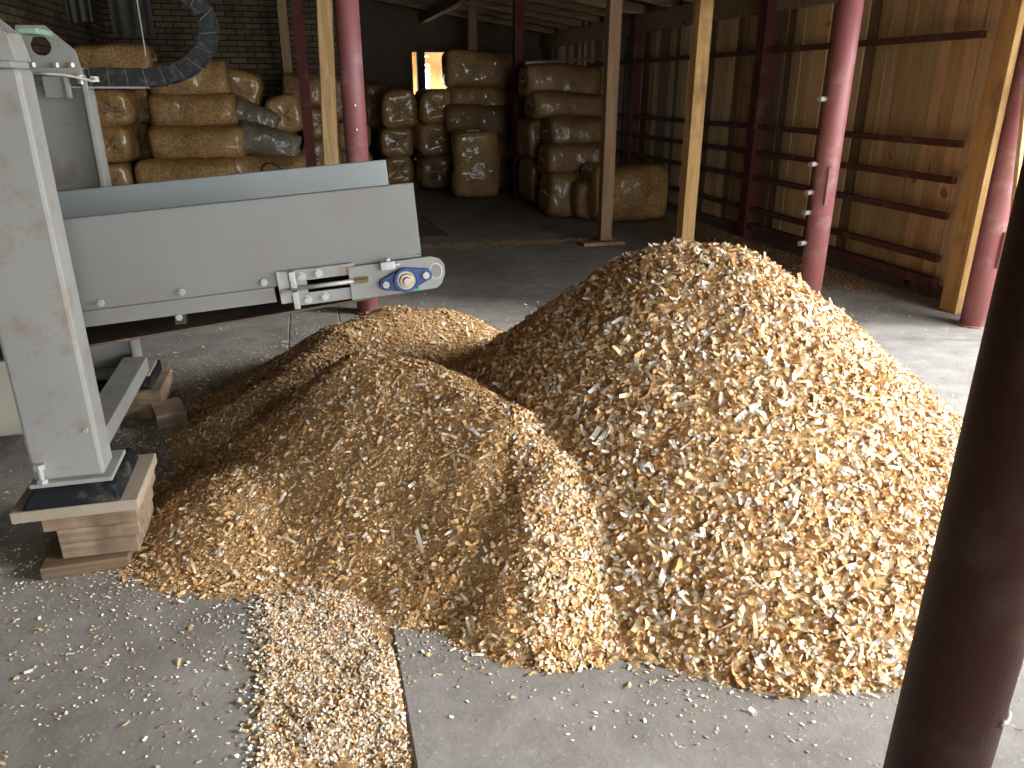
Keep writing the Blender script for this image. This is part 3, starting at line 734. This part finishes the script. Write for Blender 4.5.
bag(152, 242, 127, 161, 8.8, 'L', 'bag', 'bright long film bag third from the top of the wide stack', GL)
bag(139, 233, 160, 192, 8.6, 'L', 'bag', 'long film bag resting lowest above the trough in the wide stack', GL)
bag(229, 306, 156, 190, 8.9, 'L', 'bag', 'long film bag behind the black hose loop on the trough edge', GL)
bag(222, 262, 71, 113, 9.5, 'E', 'bag_gold', 'golden upright-leaning film bag with a shiny edge right of the wide stack', GL, tilt=14)
bag(231, 276, 104, 138, 9.2, 'L', 'bag_grey', 'greyish tilted film bag below the golden one', GL, tilt=28)
bag(238, 298, 127, 161, 9.0, 'L', 'bag_grey', 'greyish slumped film bag tilted down towards the dark red column', GL, tilt=18)
bag(266, 303, 96, 134, 9.6, 'E', 'bag', 'film bag end with pleats left of the dark red column', GL, tilt=-10)
bag(284, 330, 74, 110, 10.0, 'L', 'bag_dark', 'dark film bag high behind the dark red column', GL)
bag(300, 340, 108, 140, 9.9, 'E', 'bag_dark', 'dark film bag between the dark red column and the pale timber post', GL)
bag(300, 345, 140, 175, 9.8, 'E', 'bag_dark', 'dark film bag low behind the pale timber post', GL)
bag(326, 366, 80, 122, 10.3, 'E', 'bag_dark', 'brown film bag between the pale timber post and the red pole, topmost', GL)
bag(334, 372, 122, 152, 10.2, 'E', 'bag_dark', 'brown film bag between the pale timber post and the red pole, in the middle', GL)
bag(332, 374, 150, 182, 10.1, 'E', 'bag_dark', 'brown film bag between the pale timber post and the red pole, just above the trough', GL)
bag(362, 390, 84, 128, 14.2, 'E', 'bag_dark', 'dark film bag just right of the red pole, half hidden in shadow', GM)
bag(380, 420, 90, 129, 12.9, 'E', 'bag_gold', 'pleated bag end on top of the column right of the red pole', GM)
bag(379, 416, 127, 157, 12.9, 'E', 'bag', 'pleated bag end in the middle of the column right of the red pole', GM)
bag(381, 415, 155, 186, 12.9, 'E', 'bag', 'pleated bag end at the bottom of the column right of the red pole', GM)
bag(419, 456, 90, 125, 12.5, 'E', 'bag_gold', 'film bag end under the bright far window, topmost of its column', GM)
bag(416, 454, 123, 156, 12.5, 'E', 'bag', 'film bag end in the middle of the column under the bright far window', GM)
bag(418, 456, 155, 190, 12.4, 'E', 'bag_dark', 'brown bag end at the foot of the column under the bright far window', GM)
bag(446, 517, 52, 88, 12.4, 'L', 'bag', 'long film bag topmost of the tall stack left of the far red column', GM, tilt=2)
bag(450, 518, 86, 110, 12.4, 'L', 'bag', 'long film bag second from the top left of the far red column', GM)
bag(446, 518, 105, 137, 12.2, 'L', 'bag_dark', 'long film bag third from the top left of the far red column', GM, tilt=3)
bag(470, 522, 135, 166, 12.4, 'L', 'bag', 'film bag fourth from the top, behind the upright bag', GM)
bag(472, 536, 164, 198, 12.3, 'L', 'bag_dark', 'film bag at the foot of the stack behind the upright bag', GM)
bag(455, 501, 132, 199, 11.35, 'S', 'bag', 'film bag standing upright on the floor in front of the far stack', GM)
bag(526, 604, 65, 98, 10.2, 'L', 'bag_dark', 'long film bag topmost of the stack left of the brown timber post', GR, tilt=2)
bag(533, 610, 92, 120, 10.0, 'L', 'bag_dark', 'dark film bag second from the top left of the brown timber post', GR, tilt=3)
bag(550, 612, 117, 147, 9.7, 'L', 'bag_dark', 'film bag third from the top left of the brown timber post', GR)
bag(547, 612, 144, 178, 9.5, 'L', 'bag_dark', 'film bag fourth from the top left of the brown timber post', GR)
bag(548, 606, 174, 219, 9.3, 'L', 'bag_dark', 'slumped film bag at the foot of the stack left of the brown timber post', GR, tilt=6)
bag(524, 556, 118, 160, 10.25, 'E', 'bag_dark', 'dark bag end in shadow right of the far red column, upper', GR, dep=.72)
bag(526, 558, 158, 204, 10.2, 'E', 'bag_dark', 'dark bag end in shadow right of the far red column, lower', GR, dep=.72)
bag(594, 673, 166, 223, 8.75, 'L', 'bag', 'large film bag lying on the floor right of the brown timber post', GR, dep=.75)
bag(570, 618, 178, 221, 9.1, 'E', 'bag_dark', 'bag end on the floor just left of the brown timber post', GR)

# ------------------------------------------------------------------ shavings
class Noise2:
    def __init__(s, seed):
        r = np.random.default_rng(seed); s.k = r.normal(size=(40, 2)); s.k /= np.linalg.norm(s.k, axis=1)[:, None]; s.p = r.uniform(0, 6.28, 40)
        s.f = 2.0*1.13**np.arange(40)
    def __call__(s, x, y, f0=1.0, n=28):
        o = 0
        for i in range(n): o = o+np.sin((x*s.k[i, 0]+y*s.k[i, 1])*s.f[i]*f0+s.p[i])/(1+.25*i)
        return o/3.0
N1, N2, N3 = Noise2(1), Noise2(2), Noise2(3)
# everything below in world axes (x right, y away)
def cone(x, y, px, py, h, slope, ax=1.0, ay=1.0, top=.16):
    d = np.sqrt(((x-px)/ax)**2+((y-py)/ay)**2+top*top)-top
    return h-slope*d
def toe(z):                       # soft concave foot
    k = .03
    return np.where(z > k, z, k*np.exp(np.minimum(z-k, 0)/k*1.0)) - .009
def smax(a, b, k=.06): 
    h = np.clip(.5+.5*(a-b)/k, 0, 1); return b*(1-h)+a*h+k*h*(1-h)
def big(x, y):
    xx = x+.03*N1(x, y, .8); yy = y+.03*N2(x, y, .8)
    z = ridge(xx, yy, [(.58, 3.18, .90), (.70, 3.10, .955), (.88, 3.04, .95)], .82, .20)
    z = smax(z, cone(xx, yy, 1.40, 2.90, .44, .74, 1.05, 1.0, .25), .10)
    z = smax(z, ridge(xx, yy, [(1.0, 2.55, .36), (.75, 2.48, .37), (.56, 2.36, .30)], .80, .2), .14)
    return toe(z+.014*N3(x, y, 2.5))
def ridge(x, y, pts, slope, top):
    out = np.full(np.shape(x), -9.0)
    for (ax, ay, az), (bx, by, bz) in zip(pts[:-1], pts[1:]):
        dx, dy = bx-ax, by-ay; t = np.clip(((x-ax)*dx+(y-ay)*dy)/(dx*dx+dy*dy), 0, 1)
        d = np.sqrt((x-ax-t*dx)**2+(y-ay-t*dy)**2+top*top)-top
        out = np.maximum(out, az+(bz-az)*t-slope*d)
    return out
def small(x, y):
    xx = x+.04*N2(x, y, .9); yy = y+.04*N3(x, y, .9)
    z = ridge(xx, yy, [(-.55, 3.0, .545), (-.25, 2.80, .52), (-.02, 2.58, .465), (.13, 2.38, .385), (.24, 2.25, .25)], .76, .09)
    z = smax(z, ridge(xx, yy, [(-1.05, 3.35, .30), (-.85, 3.75, .43), (-.62, 3.95, .47), (-.40, 4.05, .42)], .64, .10), .06)
    z = smax(z, cone(xx, yy, -.95, 2.65, .20, .48, 1.0, 1.0, .15), .06)
    z = smax(z, cone(xx, yy, -.15, 4.1, .20, .45, 1.0, 1.0, .15), .06)
    return toe(z+.012*N1(x, y, 2.5))

def grid_mound(fn, x0, x1, y0, y1, step):
    nx = int((x1-x0)/step)+1; ny = int((y1-y0)/step)+1
    X, Y = np.meshgrid(np.linspace(x0, x1, nx), np.linspace(y0, y1, ny))
    Z = fn(X, Y); Z = Z+rng.normal(0, .0025, Z.shape)
    V = np.stack([X, Y, Z], -1).reshape(-1, 3)
    idx = np.arange(nx*ny).reshape(ny, nx)
    Fq = np.stack([idx[:-1, :-1], idx[:-1, 1:], idx[1:, 1:], idx[1:, :-1]], -1).reshape(-1, 4)
    keep = (V[Fq, 2].max(1) > -.006)
    Fq = Fq[keep]; used = np.unique(Fq); remap = -np.ones(len(V), int); remap[used] = np.arange(len(used))
    return V[used], remap[Fq]
def normals(fn, x, y, e=.02):
    gx = (fn(x+e, y)-fn(x-e, y))/(2*e); gy = (fn(x, y+e)-fn(x, y-e))/(2*e)
    n = np.stack([-gx, -gy, np.ones_like(gx)], -1); return n/np.linalg.norm(n, axis=1)[:, None]
PAL = np.array([[.71, .47, .24], [.77, .58, .36], [.63, .35, .135], [.86, .78, .66], [.48, .24, .08], [.75, .52, .285], [.69, .40, .165]])
def chips(pos, nrm, Lr, Wr, curl, tilt, K, pal_w, dark=1.0):
    N = len(pos); Ln = rng.uniform(*Lr, N)**1.0; Wd = np.minimum(rng.uniform(*Wr, N), Ln)
    cu = rng.uniform(.15, curl, N)*rng.choice([1, 1, -1], N)
    n = nrm+rng.normal(0, tilt, (N, 3)); n /= np.linalg.norm(n, axis=1)[:, None]
    r = rng.normal(size=(N, 3)); t = r-(r*n).sum(1)[:, None]*n; t /= np.linalg.norm(t, axis=1)[:, None]
    b = np.cross(n, t); R = Ln/np.abs(cu)
    V = np.empty((N, K+1, 2, 3)); tw = rng.normal(0, .35, N)
    for k in range(K+1):
        a = (k/K-.5)*np.abs(cu); al = np.sin(a)*R; up = (1-np.cos(a))*R*np.sign(cu)
        w = Wd*(1-.35*abs(2*k/K-1)*rng.uniform(0, 1, N)); ang = tw*(k/K-.5)*2
        bb = b*np.cos(ang)[:, None]+n*np.sin(ang)[:, None]
        c = pos+t*al[:, None]-n*up[:, None]
        V[:, k, 0] = c-bb*w[:, None]/2; V[:, k, 1] = c+bb*w[:, None]/2
    base = np.arange(N)[:, None]*(2*(K+1)); Fq = []
    for k in range(K): Fq.append(np.stack([base[:, 0]+2*k, base[:, 0]+2*k+2, base[:, 0]+2*k+3, base[:, 0]+2*k+1], -1))
    Fq = np.stack(Fq, 1).reshape(-1, 4)
    ci = rng.choice(len(PAL), N, p=np.array(pal_w)/sum(pal_w)); c = PAL[ci]*rng.uniform(.82, 1.08, (N, 1))*dark
    C = np.repeat(np.clip(c, 0, .95), 2*(K+1), 0)
    return V.reshape(-1, 3), Fq, C
def arrays_obj(name, chunks, mats):
    V = []; Fq = []; C = []; MI = []; o = 0
    for (v, f, c, mi) in chunks:
        V.append(v); Fq.append(f+o); C.append(c if c is not None else np.full((len(v), 3), .5)); MI.append(np.full(len(f), mi)); o += len(v)
    V = np.concatenate(V); Fq = np.concatenate(Fq); C = np.concatenate(C); MI = np.concatenate(MI)
    me = bpy.data.meshes.new(name); me.vertices.add(len(V)); me.vertices.foreach_set('co', V.astype(np.float32).ravel())
    me.loops.add(len(Fq)*4); me.loops.foreach_set('vertex_index', Fq.astype(np.int32).ravel())
    me.polygons.add(len(Fq)); me.polygons.foreach_set('loop_start', np.arange(0, len(Fq)*4, 4, dtype=np.int32))
    me.polygons.foreach_set('material_index', MI.astype(np.int32))
    me.update(calc_edges=True)
    a = me.color_attributes.new('col', 'FLOAT_COLOR', 'POINT')
    a.data.foreach_set('color', np.concatenate([C, np.ones((len(C), 1))], 1).astype(np.float32).ravel())
    for m_ in mats: me.materials.append(M[m_])
    me.polygons.foreach_set('use_smooth', (MI == 0))
    ob = bpy.data.objects.new(name, me); COL.objects.link(ob); return ob
def scatter(fn, other, x0, x1, y0, y1, n, lo=.004):
    x = rng.uniform(x0, x1, n); y = rng.uniform(y0, y1, n); z = fn(x, y); keep = (z > lo*rng.uniform(-1, 1, n)+0) & (z > other(x, y)-.02)
    x, y, z = x[keep], y[keep], z[keep]; nr = normals(fn, x, y)
    return x, y, z, nr
# big heap: coarse curled shavings
v, f = grid_mound(big, -1.1, 2.9, 1.0, 5.2, .02)
x, y, z, nr = scatter(big, small, -1.1, 2.8, 1.1, 5.0, 140000)
off = rng.uniform(-.006, .014, len(x)); pos = np.stack([x, y, z], -1)+nr*off[:, None]
v1, f1, c1 = chips(pos, nr, (.010, .040), (.006, .019), 3.3, .40, 4, [3, 3, 2, 3.2, .8, 3, 2])
sel = rng.choice(len(x), 2600, replace=False)
v2, f2, c2 = chips(pos[sel]+nr[sel]*.008, nr[sel], (.035, .070), (.009, .020), 2.6, .35, 4, [2, 3, 1, 4, .5, 3, 1])
ob = arrays_obj('shavings_heap', [(v, f, None, 0), (v1, f1, c1, 1), (v2, f2, c2, 1)], ['mound', 'chip'])
tag(ob, 'tall heap of coarse curled wood shavings in the centre right of the floor', 'heap', kind='stuff')
# small heap: finer chips
v, f = grid_mound(small, -2.3, 1.2, 1.2, 5.4, .02)
x, y, z, nr = scatter(small, big, -2.2, 1.1, 1.3, 5.2, 260000)
off = rng.uniform(-.004, .007, len(x)); pos = np.stack([x, y, z], -1)+nr*off[:, None]
v1, f1, c1 = chips(pos, nr, (.004, .015), (.003, .009), 1.6, .38, 2, [2, 1.5, 3, 1, 2.5, 2, 3], .93)
sel = rng.choice(len(x), 7000, replace=False)
v2, f2, c2 = chips(pos[sel]+nr[sel]*.004, nr[sel], (.016, .036), (.007, .015), 1.0, .2, 3, [2, 2, 2, 1.5, 1, 2, 2])
sel = rng.choice(len(x), 110, replace=False)
v3, f3, c3 = chips(pos[sel]+nr[sel]*.01, nr[sel], (.05, .09), (.008, .016), .5, .15, 3, [1, 3, 1, 3, .5, 3, 1])
# curly coarse shavings spilled on the right shoulder of the small heap
x, y, z, nr = scatter(small, big, -.1, .6, 1.5, 2.9, 14000)
kk = (x > .0+.25*(2.6-y)*.3); x, y, z, nr = x[kk], y[kk], z[kk], nr[kk]
v4, f4, c4 = chips(np.stack([x, y, z], -1)+nr*.008, nr, (.010, .034), (.006, .015), 2.4, .4, 3, [3, 3, 2, 3, 1, 3, 2])
ob = arrays_obj('sawdust_heap', [(v, f, None, 0), (v1, f1, c1, 1), (v2, f2, c2, 1), (v3, f3, c3, 1), (v4, f4, c4, 1)], ['dustmound', 'chip'])
tag(ob, 'lower heap of fine wood chips and sawdust below the conveyor end', 'heap', kind='stuff')

# spill filling the open floor joint
def b2w(X, Y): return X*CY-Y*SY, X*SY+Y*CY
def strip(n, ylo, yhi):
    X = CH0-.05*rng.uniform(0, 1, n)**.5*(rng.uniform(0, 1, n) < .15)+rng.uniform(0, CH1-CH0-.004, n); X = np.where(rng.uniform(0, 1, n) < .07, CH0-rng.uniform(0, .09, n)**1.0*rng.uniform(0, 1, n), X); Yb = rng.uniform(ylo, yhi, n); return X, Yb
def zstrip(X, Y):
    return -.018+.018*np.clip((Y-.6)/1.3, 0, 1)+.012*N1(X*2, Y*2, 3)-.006*np.clip((X-(CH1-.04))/.04, 0, 1)
nx, ny = 22, 160
XX, YY = np.meshgrid(np.linspace(CH0+.002, CH1-.002, nx), np.linspace(.2, 3.0, ny)); ZZ = zstrip(XX, YY)
wx, wy = b2w(XX, YY); V = np.stack([wx, wy, ZZ], -1).reshape(-1, 3); idx = np.arange(nx*ny).reshape(ny, nx)
Fq = np.stack([idx[:-1, :-1], idx[:-1, 1:], idx[1:, 1:], idx[1:, :-1]], -1).reshape(-1, 4)
X, Yb = strip(38000, .3, 2.9); wx, wy = b2w(X, Yb); pos = np.stack([wx, wy, np.maximum(zstrip(X, Yb), np.where((X < CH0) | (X > CH1), .003, -9))+.004], -1)
up = np.tile([0, 0, 1.0], (len(X), 1))
v1, f1, c1 = chips(pos, up, (.004, .020), (.003, .011), 1.8, .4, 2, [1.5, 3, 1, 7, .7, 1.5, 1])
ob = arrays_obj('joint_spill', [(V, Fq, None, 0), (v1, f1, c1, 1)], ['dustmound', 'chip'])
tag(ob, 'pale wood chips filling the open joint between the floor slabs', 'wood chips', kind='stuff')

# loose chips on the floor, dense near the heaps
n = 260000
x = rng.uniform(-3.2, 3.6, n); y = rng.uniform(.9, 7.5, n)
def near(x, y):
    h = np.maximum(big(x, y), small(x, y))
    raw = .03*np.log(np.maximum(h+.009, 1e-12)/.03)+.03
    return np.clip(-raw/.75-.02, 0, 9), h
d, h = near(x, y); Xb = x*CY+y*SY
patch = np.clip(N2(x, y, 1.2)+.35, .12, 1.6)
dens = (.9*np.exp(-d/.07)+.16*np.exp(-d/.35)+.025)*patch
dens += .30*np.exp(-d/.28)*(x < -.3)
dens += .8*np.exp(-((x+1.55)**2+(y-3.75)**2)/.22)+.10*np.exp(-((x+.45)**2+(y-1.85)**2)/.06)
dens += .05*((x > 2.0) & (y > 3.2))*patch
dens += .25*np.exp(-((Xb-CH0+.02)/.04)**2)*(y < 2.4)
keep = (rng.uniform(0, 1, n) < dens) & (Xb > XL+.05) & (Xb < XR-.02) & (h < .0) & ((Xb < CH0) | (Xb > CH1) | (y > 3.5))
x, y, d = x[keep], y[keep], d[keep]
pos = np.stack([x, y, np.full(len(x), .003)], -1); up = np.tile([0, 0, 1.0], (len(x), 1))
v1, f1, c1 = chips(pos, up, (.003, .014), (.002, .008), 1.5, .22, 2, [1, 3, .5, 8, .3, 1, 1])
sel = rng.choice(len(x), 420, replace=False)
v2, f2, c2 = chips(pos[sel]+[0, 0, .003], up[sel], (.015, .035), (.006, .013), 1.4, .25, 3, [2, 3, 1, 4, .5, 2, 1])
ob = arrays_obj('loose_chips', [(v1, f1, c1, 0), (v2, f2, c2, 0)], ['chip'])
ob.data.polygons.foreach_set('use_smooth', np.zeros(len(ob.data.polygons), bool))
tag(ob, 'loose pale chips scattered over the concrete around the heaps', 'wood chips', kind='stuff')
# litter at the foot of the plank wall and a dust line across the far floor
n = 9000
X = XR-.15-np.abs(rng.normal(0, .28, n)); Yb = rng.uniform(5.2, 9.5, n)
X2 = rng.uniform(-.2, 3.2, 5000); Y2 = 7.95-.02*X2+rng.normal(0, .07, 5000)
X = np.concatenate([X, X2]); Yb = np.concatenate([Yb, Y2]); wx, wy = b2w(X, Yb)
pos = np.stack([wx, wy, np.full(len(X), .006)], -1); up = np.tile([0, 0, 1.0], (len(X), 1))
v1, f1, c1 = chips(pos, up, (.008, .03), (.004, .012), 1.5, .3, 2, [2, 1, 3, 1, 3, 2, 3], .8)
ob = arrays_obj('floor_litter', [(v1, f1, c1, 0)], ['chip'])
tag(ob, 'brown chip litter along the foot of the plank wall and across the far floor', 'wood chips', kind='stuff')

# ------------------------------------------------------------------ light
wld = bpy.data.worlds.new('overcast_sky'); sc.world = wld; wld.use_nodes = True
nt = wld.node_tree; bg = nt.nodes['Background']
bg.inputs['Color'].default_value = (.86, .94, 1.0, 1); bg.inputs['Strength'].default_value = 12.5
def portal(name, c, nrm, w, h):
    l = bpy.data.lights.new(name, 'AREA'); l.shape = 'RECTANGLE'; l.size = w; l.size_y = h; l.cycles.is_portal = True
    o = bpy.data.objects.new(name, l); COL.objects.link(o)
    wn = Vector((nrm[0]*CY-nrm[1]*SY, nrm[0]*SY+nrm[1]*CY, 0)); o.location = (c[0]*CY-c[1]*SY, c[0]*SY+c[1]*CY, c[2])
    o.rotation_euler = wn.to_track_quat('-Z', 'Y').to_euler()
portal('side_opening', (XR+.2, (YO1+YO0)/2, 1.35), (-1, 0), YO1-YO0, 2.7)
portal('rear_doorway', (1.7, YN-.1, 1.35), (0, 1), 3.8, 2.7)  # guides skylight through the opening added behind the camera
portal('far_window', ((wx0+wx1)/2, YF+.05, (wz0+wz1)/2), (0, -1), wx1-wx0, wz1-wz0)
sl = bpy.data.lights.new('sun', 'SUN'); sl.energy = 7.5; sl.angle = math.radians(14); sl.color = (.97, .99, 1)
so = bpy.data.objects.new('sun', sl); COL.objects.link(so)
el = math.radians(24); az = math.radians(-8)
so.rotation_euler = Vector((math.cos(az)*math.cos(el), math.sin(az)*math.cos(el), math.sin(el))).to_track_quat('Z', 'Y').to_euler()
sc.view_settings.view_transform = 'Standard'; sc.view_settings.look = 'None'; sc.view_settings.gamma = 1
sc.view_settings.use_curve_mapping = False; sc.view_settings.exposure = 0.0
sc.cycles.use_denoising = True; sc.cycles.max_bounces = 10; sc.cycles.diffuse_bounces = 6; sc.cycles.sample_clamp_indirect = 8
